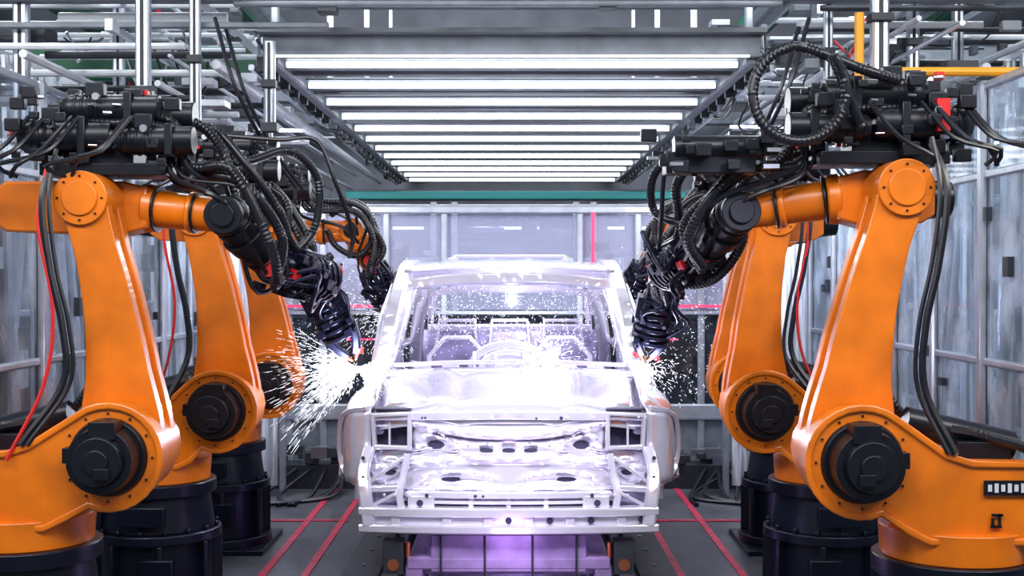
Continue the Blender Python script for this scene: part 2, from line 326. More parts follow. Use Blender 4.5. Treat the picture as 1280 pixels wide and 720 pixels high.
# ------------------------------------------------------------------ car body
CX=-.02; CY=-.5
def TC(p): return V((CX+p[0],CY+p[1],p[2]))
c=B('car_body_shell',(CX,CY,.5),TC)
hood=c.part('hood','hood',0,.012); rows=[]
for i in range(17):
    t=i/16; Y=.04+1.26*t; row=[]
    for j in range(33):
        u=-1+2*j/32; w=.77+.09*t
        z=1.33+.12*t-.05*abs(u)**3+.02*math.exp(-((abs(u)-.55)/.10)**2)-.015*math.exp(-((abs(u)-.36)/.05)**2)
        z-=.10*max(0,1-t/.10)**2
        row.append(V((u*w,Y+.10*(u*u)*(1-t),z)))
    rows.append(row)
c.grid(hood,rows)
fen=c.part('fenders','car',0,.012); fr=c.part('fender_flares','car')
def arch(Y,yc,zc,r): 
    d=abs(Y-yc); return zc+math.sqrt(max(0,r*r-d*d)) if d<r else -9
for s in(-1,1):
    rows=[]
    for i in range(36):
        Y=.16+1.34*i/35; zb=max(.86 if Y<.92 else .66,arch(Y,.92,.62,.43)); w=min(1,(Y-.10)/.35)
        top=1.335+.11*min(1,Y/1.3); row=[]
        for j in range(13):
            t=j/12; z=top+(zb-top)*t
            x=.79+.06*Y/1.4+ (.06+.165*w)*math.sin(min(1,t*2.2)*math.pi/2) + .02*math.exp(-((t-.75)/.2)**2)
            row.append(V((s*x,Y+.05*(1-w),z)))
        rows.append(row)
    c.grid(fen,rows)
    P=[V((s*1.035,.92+.44*math.cos(a),.62+.44*math.sin(a))) for a in [math.radians(-8+158*k/24) for k in range(25)]]
    c.beam(fr,P,.05,.07,(1,0,0))
    rows=[[V((s*x,.92+.42*math.cos(a),.62+.42*math.sin(a))) for x in(.62,.75,.9,1.02)] for a in [math.radians(145*k/16) for k in range(17)]]
    c.grid(fen,rows)
    # front corner skin between lamp and flare
    rows=[[V((s*(.82+.19*math.sin(u*math.pi/2)),.13+.22*u*u,1.31-.05*u+(.86-1.31)*t+.05*u*t)) for u in [i/8 for i in range(9)]] for t in [j/10 for j in range(11)]]
    c.grid(fen,rows)
    c.beam(fr,[V((s*.84,.13,1.31)),V((s*.99,.22,1.27)),V((s*1.035,.32,1.12)),V((s*1.03,.34,.98)),V((s*.98,.28,.88)),V((s*.86,.12,.84))],.03,.05,(0,1,0),smooth=True)
# front end
f=c.part('front_end_frame','car',.006); fi=c.part('front_end_inner','carin',.005); hl=c.part('opening_shade','hole_shade'); fs_=c.part('front_fascia','car',0,.012)
c.beam(f,[V((-.82,.14,1.262)),V((-.4,.06,1.275)),V((0,.04,1.28)),V((.4,.06,1.275)),V((.82,.14,1.262))],.07,.05,smooth=True)
# sculpted panel with character lines, stops short of the lamp openings
rows=[]
for i in range(41):
    z=1.262-.50*i/40; row=[]
    for j in range(61):
        u=-1+2*j/60; wd_=.57 if z>1.07 else .57+.27*min(1,(1.07-z)/.03)
        x=u*wd_; y=.07+.09*(x/.8)**2
        line=z-(1.225-.065*(1-(x/.57)**2)); y-=.05*math.exp(-(line/.022)**2)
        line2=z-(.985+.04*(1-(x/.57)**2)); y-=.05*math.exp(-(line2/.02)**2)
        line3=z-(1.165-.05*(1-(x/.45)**2)); y+=.05*math.exp(-(line3/.012)**2)*(1 if abs(x)<.45 else 0)
        r1=((x/.26)**2+((z-1.065)/.04)**2); y+=.04*math.exp(-r1**2); y-=.04*math.exp(-((r1-1.4)/.3)**2)
        r2=(((abs(x)-.43)/.09)**2+((z-1.09)/.05)**2); y+=.07*math.exp(-r2**2); y-=.025*math.exp(-((r2-1.7)/.3)**2)
        r3=(((abs(x)-.30)/.16)**2+((z-.885)/.04)**2); y+=.06*math.exp(-r3**2); y-=.02*math.exp(-((r3-1.7)/.3)**2)
        r4=(((abs(x)-.71)/.08)**2+((z-.93)/.06)**2); y+=.07*math.exp(-r4**2); y-=.02*math.exp(-((r4-1.7)/.3)**2)
        y-=.015*math.cos((z-.8)*160)*(1 if z<.86 else 0)
        row.append(V((x,y,z)))
    rows.append(row)
c.grid(fs_,rows)
for s in(-1,1):
    x0,x1,z0,z1=.585,.795,1.085,1.305
    P=[V((s*x0,.06,z0)),V((s*x1,.10,z0)),V((s*(x1+.01),.10,z1-.03)),V((s*x0,.06,z1-.02))]
    c.beam(f,P,.035,.045,(0,1,0),closed=True)
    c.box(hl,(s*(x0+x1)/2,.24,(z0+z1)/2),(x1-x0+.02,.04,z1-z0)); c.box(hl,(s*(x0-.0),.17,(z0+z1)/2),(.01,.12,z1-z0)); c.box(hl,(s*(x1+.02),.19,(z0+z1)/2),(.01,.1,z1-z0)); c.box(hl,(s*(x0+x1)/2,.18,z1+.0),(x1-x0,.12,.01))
    c.beam(f,[V((s*(x0+.125),.14,z0)),V((s*(x0+.125),.14,z1-.02))],.014,.04,(0,1,0)); c.box(f,(s*(x0+x1)/2,.15,z0+.12),(.2,.04,.014))
    c.beam(f,[V((s*.83,.12,1.08)),V((s*.86,.08,.95)),V((s*.84,.02,.80)),V((s*.82,0,.64))],.08,.10,(0,1,0),smooth=True)
    c.beam(f,[V((s*.60,.06,1.05)),V((s*.615,.05,.95)),V((s*.64,.01,.80)),V((s*.60,0,.66))],.04,.05,(0,1,0),smooth=True)
    c.beam(f,[V((s*.62,.06,.85)),V((s*.84,.06,.84))],.05,.04); c.box(fi,(s*.72,.12,.77),(.2,.04,.12))
    c.beam(f,[V((s*.62,.05,1.03)),V((s*.82,.08,.88))],.02,.03,(0,1,0)); c.beam(f,[V((s*.64,.03,.83)),V((s*.80,.03,.75))],.02,.03,(0,1,0))
    c.cyl(f,(s*.52,.0,.70),(s*.52,.5,.70),.07,.07,20); c.box(f,(s*.52,-.0,.72),(.14,.03,.18)); c.cyl(hl,(s*.52,-.02,.77),(s*.52,-.01,.77),.02,k=12)
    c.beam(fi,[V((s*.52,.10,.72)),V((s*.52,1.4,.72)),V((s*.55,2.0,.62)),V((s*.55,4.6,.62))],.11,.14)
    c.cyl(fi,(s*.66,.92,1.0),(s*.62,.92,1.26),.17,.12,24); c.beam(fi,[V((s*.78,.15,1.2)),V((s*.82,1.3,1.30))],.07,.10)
    for zz in(1.03,.915,.82): c.cyl(hl,(s*.855,.01,zz),(s*.855,.02,zz),.012,k=10)
    for (x,z,a,b) in((.43,1.09,.050,.026),(.30,.885,.11,.020),(.71,.93,.045,.028)):   # dark discs painting hole shade in the recesses
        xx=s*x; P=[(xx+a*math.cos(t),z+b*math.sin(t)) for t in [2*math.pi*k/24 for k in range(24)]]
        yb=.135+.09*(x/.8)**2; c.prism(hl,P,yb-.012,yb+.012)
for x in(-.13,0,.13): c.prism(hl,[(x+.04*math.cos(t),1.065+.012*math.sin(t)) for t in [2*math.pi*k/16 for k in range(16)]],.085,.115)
def arc(w,z,y0,cur,n=12): return [V((w*(-1+2*k/n),y0+cur*(-1+2*k/n)**2,z)) for k in range(n+1)]
c.beam(f,arc(.87,.725,-.06,.07),.10,.05,smooth=True); c.beam(f,arc(.87,.625,-.06,.07),.10,.05,smooth=True); c.beam(f,arc(.85,.675,-.03,.07),.07,.07,smooth=True)
c.beam(f,arc(.60,.815,-.01,.05),.06,.035,smooth=True); c.beam(f,arc(.58,.77,.0,.05),.05,.02,smooth=True)
for x in(-.66,-.36,-.12,.12,.36,.66):
    yb=-.075+.07*(x/.86)**2
    c.box(f,(x,yb,.675),(.05,.02,.05)); c.cyl(hl,(x+.12,yb+.005,.675),(x+.12,yb+.012,.675),.02,k=12)
for x in(-.45,-.22,0,.22,.45): c.beam(f,[V((x,.02,.83)),V((x,.0,.74))],.03,.03,(0,1,0))
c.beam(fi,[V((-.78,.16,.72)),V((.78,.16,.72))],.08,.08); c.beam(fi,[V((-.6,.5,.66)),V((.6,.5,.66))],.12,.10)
rr=random.Random(4)
for k in range(60):
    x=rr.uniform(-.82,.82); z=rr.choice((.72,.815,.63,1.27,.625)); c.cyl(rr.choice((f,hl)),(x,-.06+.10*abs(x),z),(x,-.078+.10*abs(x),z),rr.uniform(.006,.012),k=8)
# cowl, firewall, floor
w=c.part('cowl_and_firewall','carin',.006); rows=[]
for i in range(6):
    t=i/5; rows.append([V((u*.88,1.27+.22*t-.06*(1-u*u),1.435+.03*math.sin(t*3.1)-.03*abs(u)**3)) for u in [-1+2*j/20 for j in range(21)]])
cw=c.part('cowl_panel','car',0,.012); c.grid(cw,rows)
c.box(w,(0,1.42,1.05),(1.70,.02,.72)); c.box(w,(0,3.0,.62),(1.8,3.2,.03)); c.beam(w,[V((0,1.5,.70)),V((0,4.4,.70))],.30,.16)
for x in(-.5,0.1,.55): c.cyl(hl,(x,1.40,1.15),(x,1.41,1.15),.08,k=20)
# pillars and roof
pl=c.part('pillars_and_rails','car',.006)
for s in(-1,1):
    c.beam(pl,[V((s*.90,1.22,1.40)),V((s*.885,1.40,1.47)),V((s*.845,1.75,1.78)),V((s*.80,2.12,2.07)),V((s*.80,2.6,2.16)),V((s*.80,3.3,2.18)),V((s*.79,4.0,2.13)),V((s*.78,4.35,2.02))],.12,.11,smooth=True)
    c.beam(pl,[V((s*.82,1.42,1.46)),V((s*.77,1.77,1.76)),V((s*.725,2.13,2.03))],.03,.05,smooth=True)
    c.beam(pl,[V((s*.78,4.35,2.03)),V((s*.88,4.62,1.55)),V((s*.90,4.7,1.0)),V((s*.88,4.68,.66))],.12,.12,(0,1,0),smooth=True)
    for yb,ww in((2.75,.15),(3.75,.14)):
        c.beam(pl,[V((s*.80,yb,2.14)),V((s*.90,yb,1.8)),V((s*.97,yb,1.45)),V((s*.98,yb,.70))],.07,ww,(0,1,0),smooth=True)
    c.beam(pl,[V((s*.97,1.35,.66)),V((s*.98,2.5,.64)),V((s*.97,3.6,.66))],.12,.16); 
    rows=[]
    for i in range(30):
        Y=1.50+3.2*i/29; zb=max(.70,arch(Y,3.95,.62,.44)); zt=1.47+.04*i/29
        rows.append([V((s*(.93+.10*math.sin(math.pi*min(1,.15+.85*t))**.7),Y,zt+(zb-zt)*t)) for t in [j/10 for j in range(11)]])
    c.grid(fen,rows)
    c.beam(pl,[V((s*.94,1.30,1.44)),V((s*.955,2.5,1.48)),V((s*.94,4.6,1.50))],.05,.05)
    c.beam(pl,[V((s*.95,1.45,1.48)),V((s*.935,1.85,1.80)),V((s*.885,2.2,2.02)),V((s*.885,2.65,2.06)),V((s*.95,2.68,1.48))],.03,.035,smooth=False)
    P=[V((s*1.04,3.95+.45*math.cos(a),.62+.45*math.sin(a))) for a in [math.radians(-8+196*k/24) for k in range(25)]]; c.beam(fr,P,.05,.07,(1,0,0))
rf=c.part('roof_panel','car',0,.012); rows=[]
for i in range(12):
    t=i/11; Y=2.12+2.2*t; z=2.10+.10*math.sin(math.pi*(.12+.8*t))
    rows.append([V((u*.79,Y-.05*(1-u*u)*(1-t),z+.03*(1-u*u)-.012*math.cos(u*18)*(.3 if abs(u)<.8 else 0))) for u in [-1+2*j/24 for j in range(25)]])
c.grid(rf,rows)
for Y,z,wd in((2.12,2.055,.12),(2.7,2.12,.06),(3.3,2.13,.06),(3.9,2.11,.06),(4.3,2.03,.12)):
    c.beam(pl,[V((-.78,Y,z-.02)),V((-.4,Y-.03,z+.02)),V((0,Y-.04,z+.03)),V((.4,Y-.03,z+.02)),V((.78,Y,z-.02))],wd,.085 if Y<2.5 else .05,smooth=True)
c.beam(pl,[V((-.55,4.25,2.24)),V((-.5,4.3,2.28)),V((.5,4.3,2.28)),V((.55,4.25,2.24))],.10,.03)
for x in(-.5,-.17,.17,.5): c.box(pl,(x,4.25,2.21),(.05,.08,.10))
c.beam(pl,[V((-.84,1.44,1.475)),V((-.4,1.36,1.50)),V((0,1.34,1.505)),V((.4,1.36,1.50)),V((.84,1.44,1.475))],.06,.03,smooth=True)
# interior
it=c.part('interior_structure','car',.004)
c.beam(it,[V((-.9,1.75,1.38)),V((.9,1.75,1.38))],.09,.09); c.beam(it,[V((-.8,1.65,1.28)),V((.8,1.65,1.28))],.05,.05)
P=[V((.27*math.cos(a)*1.0,1.70,1.44+.17*math.sin(a))) for a in [math.radians(180*k/14) for k in range(15)]]
c.beam(it,P,.06,.03,(0,1,0)); c.beam(it,[V((q.x*.72,1.68,1.44+(q.z-1.44)*.66)) for q in P],.05,.02,(0,1,0))
c.box(it,(0,1.74,1.46),(.34,.05,.14)); 
for x in(-.62,-.42,.42,.62): c.box(it,(x,1.70,1.42),(.12,.10,.10))
for x in(-.25,-.1,.1,.25): c.cyl(it,(x,1.66,1.40),(x,1.66,1.56),.014,k=8)
for Y,z0,z1,wd in((4.45,1.48,1.95,.74),(3.45,1.66,1.95,.70)):
    P=[V((-wd,Y,z0)),V((wd,Y,z0)),V((wd*.94,Y-.12,z1)),V((wd*.6,Y-.14,z1+.04)),V((-wd*.6,Y-.14,z1+.04)),V((-wd*.94,Y-.12,z1))]
    c.beam(it if Y<4 else pl,P,.06,.06,(0,1,0),closed=True)
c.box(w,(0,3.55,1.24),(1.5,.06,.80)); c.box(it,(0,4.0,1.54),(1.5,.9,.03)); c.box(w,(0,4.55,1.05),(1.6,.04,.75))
for x in(-.45,0,.45):
    c.beam(it,[V((x-.17,3.42,1.50)),V((x-.15,3.44,1.72)),V((x+.15,3.44,1.72)),V((x+.17,3.42,1.50))],.035,.035,(0,1,0))
for x in(-.42,.42):
    P=[V((x-.22,2.75,.9)),V((x-.23,2.85,1.45)),V((x-.1,2.87,1.60)),V((x+.1,2.87,1.60)),V((x+.23,2.85,1.45)),V((x+.22,2.75,.9))]; c.beam(it,P,.04,.05,(0,1,0))
    for z in(1.1,1.25,1.4): c.beam(it,[V((x-.22,2.8,z)),V((x+.22,2.8,z))],.02,.03)
c.finish()

# conveyor skid
k=B('conveyor_skid',(0,0,0)); a=k.part('skid_frame','skid',.006); b=k.part('skid_posts','dgrey',.005); r_=k.part('locating_pins','copper'); st=k.part('skid_rails','steel')
for s in(-1,1):
    k.beam(a,[V((s*.56+CX,-.45,.34)),V((s*.56+CX,4.4,.34))],.10,.12)
    for y in(-.42,1.0,2.4,3.8):
        k.box(b,(s*.68+CX,y,.44),(.12,.12,.20)); k.cyl(r_,(s*.68+CX,y-.07,.40),(s*.68+CX,y-.05,.40),.035,k=14); k.cyl(r_,(s*.60+CX,y,.43),(s*.60+CX,y,.52),.02,k=12)
    k.box(b,(s*.70+CX,-.46,.22),(.10,.10,.26)); k.box(r_,(s*.70+CX,-.52,.30),(.05,.02,.05))
    for y in(-.3,1.3,2.9,4.3):
        k.cyl(b,(s*.62+CX-.05,y,.19),(s*.62+CX+.05,y,.19),.10,k=24)
    k.box(st,(s*.62+CX,1.2,.045),(.16,7.6,.09))
for y in(-.40,.9,2.2,3.5): k.beam(a,[V((-.6+CX,y,.40)),V((.6+CX,y,.40))],.12,.08)
k.box(a,(CX,-.44,.46),(.92,.03,.22)); 
for x in(-.40,-.14,.14,.40): k.box(b,(CX+x,-.465,.44),(.012,.02,.26))
k.box(a,(CX,.3,.33),(1.1,1.3,.03))
k.finish()

# ------------------------------------------------------------------ sparks
def sparks(src,seed,n,vmain,spread,smin=.6,smax=3.2,tm=.13,wmax=.0024,pw=1.5,g_=4.9,core=.022,jit=None):
    rnd=random.Random(seed); s=B('welding_sparks_and_haze',src); a=s.part('spark_slivers','spark'); b=s.part('arc_core','arc')
    if core: s.ball(b,src,core,10)
    for i in range(n):
        d=V((rnd.gauss(0,1),rnd.gauss(0,1),rnd.gauss(0,1))).normalized()*spread+V(vmain); d=d.normalized()*rnd.uniform(smin,smax)
        t=rnd.random()**pw*tm; dt=rnd.uniform(.003,.014); g=V((0,0,-g_)); S0=V(src)
        if jit: S0=S0+V([rnd.uniform(-j,j) for j in jit])
        p0=S0+d*t+g*t*t; p1=S0+d*(t+dt)+g*(t+dt)**2
        if p1.z<.05: continue
        w=rnd.uniform(.0005,wmax)
        s.cyl(a,p0,p1,w,w*.5,4)
    s.finish()
sparks((-1.04,.62,1.47),1,3000,(-.9,-.2,-.05),.65,.3,4.8,.14,.0013,1.2)
sparks((-1.04,.62,1.47),11,900,(.9,-.1,-.05),.6,.5,3.5,.13,.0014)
sparks((.90,.60,1.47),2,250,(.7,-.2,.0),.9,.6,3.0,.10,.0013)
sparks((.28,.86,1.53),4,1100,(-.2,-.1,.05),1,.3,3.6,.12,.0013,1.2)
sparks((-.97,2.45,1.78),5,700,(-.7,0,.2),1.2,.6,5,.15,.0018)
sparks((.91,2.45,1.84),6,600,(.7,0,.2),1.2,.6,5,.15,.0018)
sparks((.0,1.7,1.80),7,1100,(0,0,-.3),1,.5,1.6,.1,.0016,1,2,0,(.62,.45,.22))  # from here on: glowing specks spread about in place of haze and spray
sparks((-1.45,2.9,1.6),8,700,(0,0,-.6),1,.8,2.4,.1,.0022,1,2,0,(.55,.6,.5))
sparks((1.35,2.9,1.6),9,600,(0,0,-.6),1,.8,2.4,.1,.0022,1,2,0,(.45,.6,.5))

# ------------------------------------------------------------------ light canopy
k=B('lighting_canopy',(0,0,3.6)); fr=k.part('frame','grey',.006); pn=k.part('reflector_panels','panelwhite'); tb=k.part('tubes','lamp'); tr=k.part('side_trusses','alu'); dk=k.part('clamps_and_cables','dgrey')
y0,y1=.85,12.0
for s in(-1,1):
    k.beam(fr,[V((s*1.66,y0,3.62)),V((s*1.66,y1,3.62))],.09,.12); k.beam(tr,[V((s*1.74,y0,3.82)),V((s*1.74,y1,3.82))],.04,.04); k.beam(tr,[V((s*1.80,y0,3.54)),V((s*1.80,y1,3.54))],.04,.04)
    n=26
    for i in range(n):
        a=y0+(y1-y0)*i/n; b=y0+(y1-y0)*(i+1)/n; k.tube(tr,[V((s*1.74,a,3.82)),V((s*1.80,(a+b)/2,3.54)),V((s*1.74,b,3.82))],.013,6,smooth=False)
        k.box(dk,(s*1.72,a,3.56),(.07,.06,.10))
    rnd=random.Random(5+s)
    for j in range(4):
        k.tube(dk,[V((s*(1.76+rnd.uniform(-.06,.08)),y0+i*.8,3.62+rnd.uniform(-.14,.12))) for i in range(14)],.014,6)
y=1.0; step=.98
while y<11.8:
    k.cyl(tb,(-1.58,y,3.585),(1.58,y,3.585),.024,k=10)
    k.box(fr,(0,y,3.625),(3.2,.12,.02)); 
    k.beam(fr,[V((-1.62,y+.18,3.60)),V((1.62,y+.18,3.60))],.04,.06)
    k.box(pn,(0,y+step/2,3.66),(3.2,step*.72,.015))
    k.beam(pn,[V((-1.62,y+step*.5,3.61)),V((1.62,y+step*.5,3.61))],.05,.06)
    k.cyl(tb,(-1.4,y+step*.62,3.635),(1.4,y+step*.62,3.635),.007,k=8)
    y+=step
k.box(fr,(0,y0-.03,3.68),(3.42,.05,.16)); k.cyl(tb,(-1.62,y0-.10,3.60),(1.62,y0-.10,3.60),.008,k=10)
k.box(pn,(0,y0-.06,3.77),(3.46,.20,.03))
for s in(-1,1):
    for yy in (1.2,4,7,10): k.beam(tr,[V((s*1.7,yy,3.8)),V((s*1.7,yy,6.4))],.06,.06,(0,1,0))
k.finish()

# gantry
k=B('overhead_gantry',(0,.3,3.8)); g=k.part('main_beams','grey',.008); w=k.part('white_members','white',.005); al=k.part('alu_posts','alu',.004); dk=k.part('brackets','dgrey',.004); ye=k.part('yellow_pipe','yellow'); hs=k.part('cables','hose'); stl=k.part('conduits','steel'); gn=k.part('green_girders','green',.01); rd=k.part('red_cables','cred')
k.beam(g,[V((-3.4,.45,3.98)),V((3.6,.45,3.98))],.14,.16); k.beam(g,[V((-1.8,.30,3.86)),V((1.75,.30,3.86))],.05,.035); k.beam(g,[V((-3.4,.40,3.74)),V((-1.2,.40,3.74))],.05,.04)
for x in(-3.0,-1.9,1.95,3.1):
    k.beam(g,[V((x,-3,4.12)),V((x,12,4.12))],.12,.14)
for y in(3,6,9,11.5): k.beam(g,[V((-5.8,y,4.5)),V((5.8,y,4.5))],.14,.22)
for x in(-5,-3,3,5): k.beam(gn,[V((x,-4,5.2)),V((x,12.3,5.2))],.2,.4)
k.beam(gn,[V((-5,3.2,3.95)),V((-2.2,3.2,3.95))],.1,.3)
rnd=random.Random(11)
for x in(-.42,-.28,-.02,.05,.62,-1.2,1.2,1.75,-1.75):
    k.box(dk,(x,.36,3.98+rnd.uniform(-.03,.12)),(rnd.uniform(.05,.13),.14,rnd.uniform(.15,.3))); k.cyl(stl,(x,.27,3.93),(x,.30,3.93),.03,k=12)
    k.tube(hs,[V((x,.3,4.3)),V((x+.1,.26,4.0)),V((x+.3,.26,3.95)),V((x+.4,.3,4.25))],.012,6)
for (x,y,z0,z1,wd) in((-2.30,.0,3.25,5,.09),(-2.05,.3,3.05,3.95,.07),(-1.55,.2,3.05,3.6,.07),(-1.75,1.2,3.0,3.7,.06),(2.32,.1,3.35,4.1,.11),(2.12,.6,3.1,4.1,.06),(2.75,.8,3.2,4.2,.08),(-2.85,1.3,2.9,5,.08),(-3.25,.5,3.0,5,.1),(3.3,1.5,2.9,5,.08)):
    k.beam(al,[V((x,y,z0)),V((x,y,z1))],wd,wd*.8,(0,1,0)); k.box(dk,(x,y,z0),(wd*1.5,wd*1.3,.06)); k.box(dk,(x,y-.02,(z0+z1)/2),(wd*1.3,wd*1.1,.05)); k.box(dk,(x,y-wd*.42,(z0+z1)/2),(wd*.25,.01,(z1-z0)*.96))
k.tube(ye,[V((2.25,.1,3.39)),V((3.0,.1,3.39)),V((3.06,.1,3.39)),V((4.0,.1,3.39))],.030,10); k.tube(ye,[V((2.18,.05,3.25)),V((2.18,.05,3.75))],.03,10)
for s in(-1,1):
    for i in range(14):
        x=s*rnd.uniform(1.95,3.5); z=rnd.uniform(3.25,4.4); k.tube(rnd.choice((w,stl,stl,w,w)),[V((x,rnd.uniform(-.5,1.5),z)),V((x,11,z))],rnd.uniform(.012,.035),8,smooth=False)
    for i in range(30):
        z=rnd.uniform(3.15,4.6);y=rnd.uniform(.2,6); xa=s*rnd.uniform(1.9,2.3); k.tube(rnd.choice((w,stl,w,stl,w,dk)),[V((xa,y,z)),V((s*rnd.uniform(3,4.5),y,z))],rnd.uniform(.010,.03),8,smooth=False)
    for i in range(16):
        x=s*rnd.uniform(1.95,3.3); y=rnd.uniform(.4,3.5); z=rnd.uniform(3.3,4.3); L_=rnd.uniform(.3,.7)
        k.tube(rnd.choice((hs,hs,hs,rd)) if i%4 else stl,[V((x,y,z)),V((x+rnd.uniform(-.2,.2),y,z-L_*.4)),V((x+L_*.5*s,y+.1,z-L_*.35)),V((x+L_*.7*s,y,z+rnd.uniform(-.1,.2)))],rnd.uniform(.006,.012),6)
    for i in range(90):
        k.box(rnd.choice((dk,w,g,al,dk,w)),(s*rnd.uniform(1.9,3.8),rnd.uniform(.2,5),rnd.uniform(3.15,4.6)),(rnd.uniform(.03,.3),rnd.uniform(.05,.25),rnd.uniform(.03,.12)))
    for i in range(2):
        k.tube(hs,[V((s*1.9,.2+.3*i,3.75)),V((s*1.75,.1+.3*i,3.3)),V((s*1.6,.3+.3*i,2.95)),V((s*1.45,.6+.3*i,2.7))],.014,6)
k.finish()

# ------------------------------------------------------------------ side fences
for s in(-1,1):
    X=3.05*s
    k=B('safety_fence',(X,2,0)); p=k.part('posts','alu',.004); g=k.part('panels','fenceR' if s>0 else 'fenceL'); base=k.part('base_rail','dgrey',.005); tp=k.part('fittings','dgrey')
    y=-2.6; n=0
    while y<=5.01:
        k.beam(p,[V((X,y,0)),V((X,y,3.35))],.09,.09,(0,1,0)); k.box(base,(X,y,.03),(.2,.2,.06)); k.box(base,(X,y-.052,1.7),(.02,.012,3.2))
        if n%2 or s<0: k.beam(p,[V((X+s*.10,y+.4,0)),V((X+s*.10,y+.4,3.3))],.05,.05,(0,1,0))
        y+=.95; n+=1
    for z in(.12,1.55,2.75,3.32): k.beam(p,[V((X,-2.6,z)),V((X,5.0,z))],.05,.05)
    k.box(g,(X,1.2,1.7),(.012,7.6,3.2))
    rnd=random.Random(3+s)
    for i in range(40): k.box(tp,(X-s*.03,rnd.uniform(-2.5,4.9),rnd.uniform(.4,3.2)),(.04,rnd.uniform(.03,.1),rnd.uniform(.03,.14)))
    k.finish()
    k=B('equipment_rack',(s*4.2,2,0)); a=k.part('frames','white',.004); b=k.part('cabinets','grey',.01); d=k.part('pipes','steel'); e=k.part('dark_parts','dgrey'); lw=k.part('lit_window_strips','lamp')
    for i in range(9):
        y=-2+i*1.0; k.beam(a,[V((s*3.9,y,0)),V((s*3.9,y,3.9))],.08,.08,(0,1,0)); k.box(b,(s*4.4,y+.4,.8+.3*(i%3)),(.7,.7,1.6+.6*(i%3)))
        k.box(e,(s*4.04,y+.4,.9+.3*(i%3)),(.02,.5,.9)); 
        for j in range(8): k.tube(rnd.choice((d,d,a,a,e)),[V((s*rnd.uniform(3.5,3.8),y+rnd.uniform(0,.9),.2)),V((s*3.7,y+rnd.uniform(0,.9),3.7))],rnd.uniform(.012,.045),8,smooth=False)
        for j in range(5): k.box(rnd.choice((e,e,a)),(s*3.75,y+rnd.uniform(0,1),rnd.uniform(.5,3.4)),(.15,rnd.uniform(.1,.5),rnd.uniform(.1,.5)))
    for y in(0.2,2.6,5.0): k.cyl(lw,(s*4.3,y,3.3),(s*4.3,y+1.1,3.3),.03,k=8)
    for z in(.9,1.8,2.7,3.4,3.8): k.beam(a,[V((s*3.9,-2,z)),V((s*3.9,6,z))],.06,.06)
    k.finish()
# strip curtains
for s,xa,xb in((1,2.10,2.80),(-1,2.25,2.80)):
    k=B('strip_curtain',(s*2.5,4.2,0)); a=k.part('strips','curtain'); b=k.part('rail','alu')
    n=6
    for i in range(n):
        x=s*(xa+(xb-xa)*(i+.5)/n); k.grid(a,[[V((x+dx,4.2+.03*(i%2)-(.02 if dx==0 else 0),z)) for dx in(-.06,0,.06)] for z in(.1,1.2,2.75)])
    k.beam(b,[V((s*(xa-.05),4.2,2.8)),V((s*(xb+.03),4.2,2.8))],.08,.08)
    for x in (xa-.05,xb): k.beam(b,[V((s*x,4.26,0)),V((s*x,4.26,2.8))],.06,.06,(0,1,0))
    k.finish()

# ------------------------------------------------------------------ rear enclosure
k=B('rear_station_enclosure',(0,5.2,0)); al=k.part('posts','alu',.005); lp=k.part('lower_panels','grey',.006); gl=k.part('splash_glass','wetglass'); up=k.part('upper_glass','window'); pk=k.part('pink_strips','pink'); wh=k.part('white_rails','white',.004); dk=k.part('dark_machinery','dgrey',.005); bs=k.part('speckled_fittings','steel')
for x in(-2.88,-2.3,-1.95,-1.30,-.70,.70,1.30,1.95,2.3,2.88): k.beam(al,[V((x,5.2,0)),V((x,5.2,2.80))],.07,.07,(0,1,0))
for z,wd in((.70,.16),(2.78,.08),(1.72,.04)): k.beam(al,[V((-2.9,5.18,z)),V((2.9,5.18,z))],.08,wd)
k.beam(wh,[V((-2.9,5.14,.06)),V((2.9,5.14,.06))],.06,.09)
k.box(lp,(0,5.22,.34),(5.8,.03,.58)); k.box(gl,(0,5.22,1.24),(5.8,.012,.92)); k.box(up,(0,5.22,2.24),(5.8,.012,.98))
for s in(-1,1):
    k.box(pk,(s*1.9,5.12,1.79),(1.5,.03,.03)); k.box(pk,(s*1.35,5.12,1.45),(.7,.02,.02))
k.box(pk,(.83,5.12,2.30),(.035,.03,.9)); k.box(pk,(-1.3,5.12,2.0),(.03,.03,.5))
rnd=random.Random(77)
for i in range(260):
    x=rnd.choice((-1,1))*rnd.uniform(.9,2.8); k.box(rnd.choice((dk,bs,dk,wh)),(x,5.6+rnd.uniform(0,.9),rnd.uniform(.8,2.5)),(rnd.uniform(.02,.25),.1,rnd.uniform(.02,.15)))
k.finish()
k=B('rear_cabin',(0,8,0)); w=k.part('frames','white',.006); g=k.part('glass','window'); d=k.part('cabin_body','grey',.01); tl=k.part('teal_beam','teal'); dk=k.part('machine_parts','dgrey',.004); la=k.part('cabin_lamps','lamp')
for x in(-2.6,-1.9,-.98,-.72,.80,1.02,1.9,2.6): k.beam(w,[V((x,8,0)),V((x,8,3.02))],.08,.08,(0,1,0))
for z in(2.95,2.28,1.6): k.beam(w,[V((-3,8,z)),V((3,8,z))],.07,.09)
k.box(g,(0,8.02,2.3),(6,.012,1.4)); k.box(d,(0,8.05,.8),(6,.05,1.6)); k.box(d,(0,10.4,3.26),(6.5,.3,.14))
k.beam(tl,[V((-2.3,9.8,3.22)),V((2.4,9.8,3.22))],.08,.11)
for i in range(110): 
    k.box(rnd.choice((dk,w,dk)),(rnd.uniform(-2.6,2.6),8.3+rnd.uniform(0,1),rnd.uniform(1.6,2.85)),(rnd.uniform(.05,.5),.2,rnd.uniform(.02,.14)))
k.cyl(la,(-.5,9.4,2.75),(.6,9.4,2.75),.02,k=8)
k.cyl(la,(-2.2,9.4,2.75),(-1.2,9.4,2.75),.02,k=8); k.cyl(la,(1.3,9.4,2.75),(2.3,9.4,2.75),.02,k=8)
k.finish()

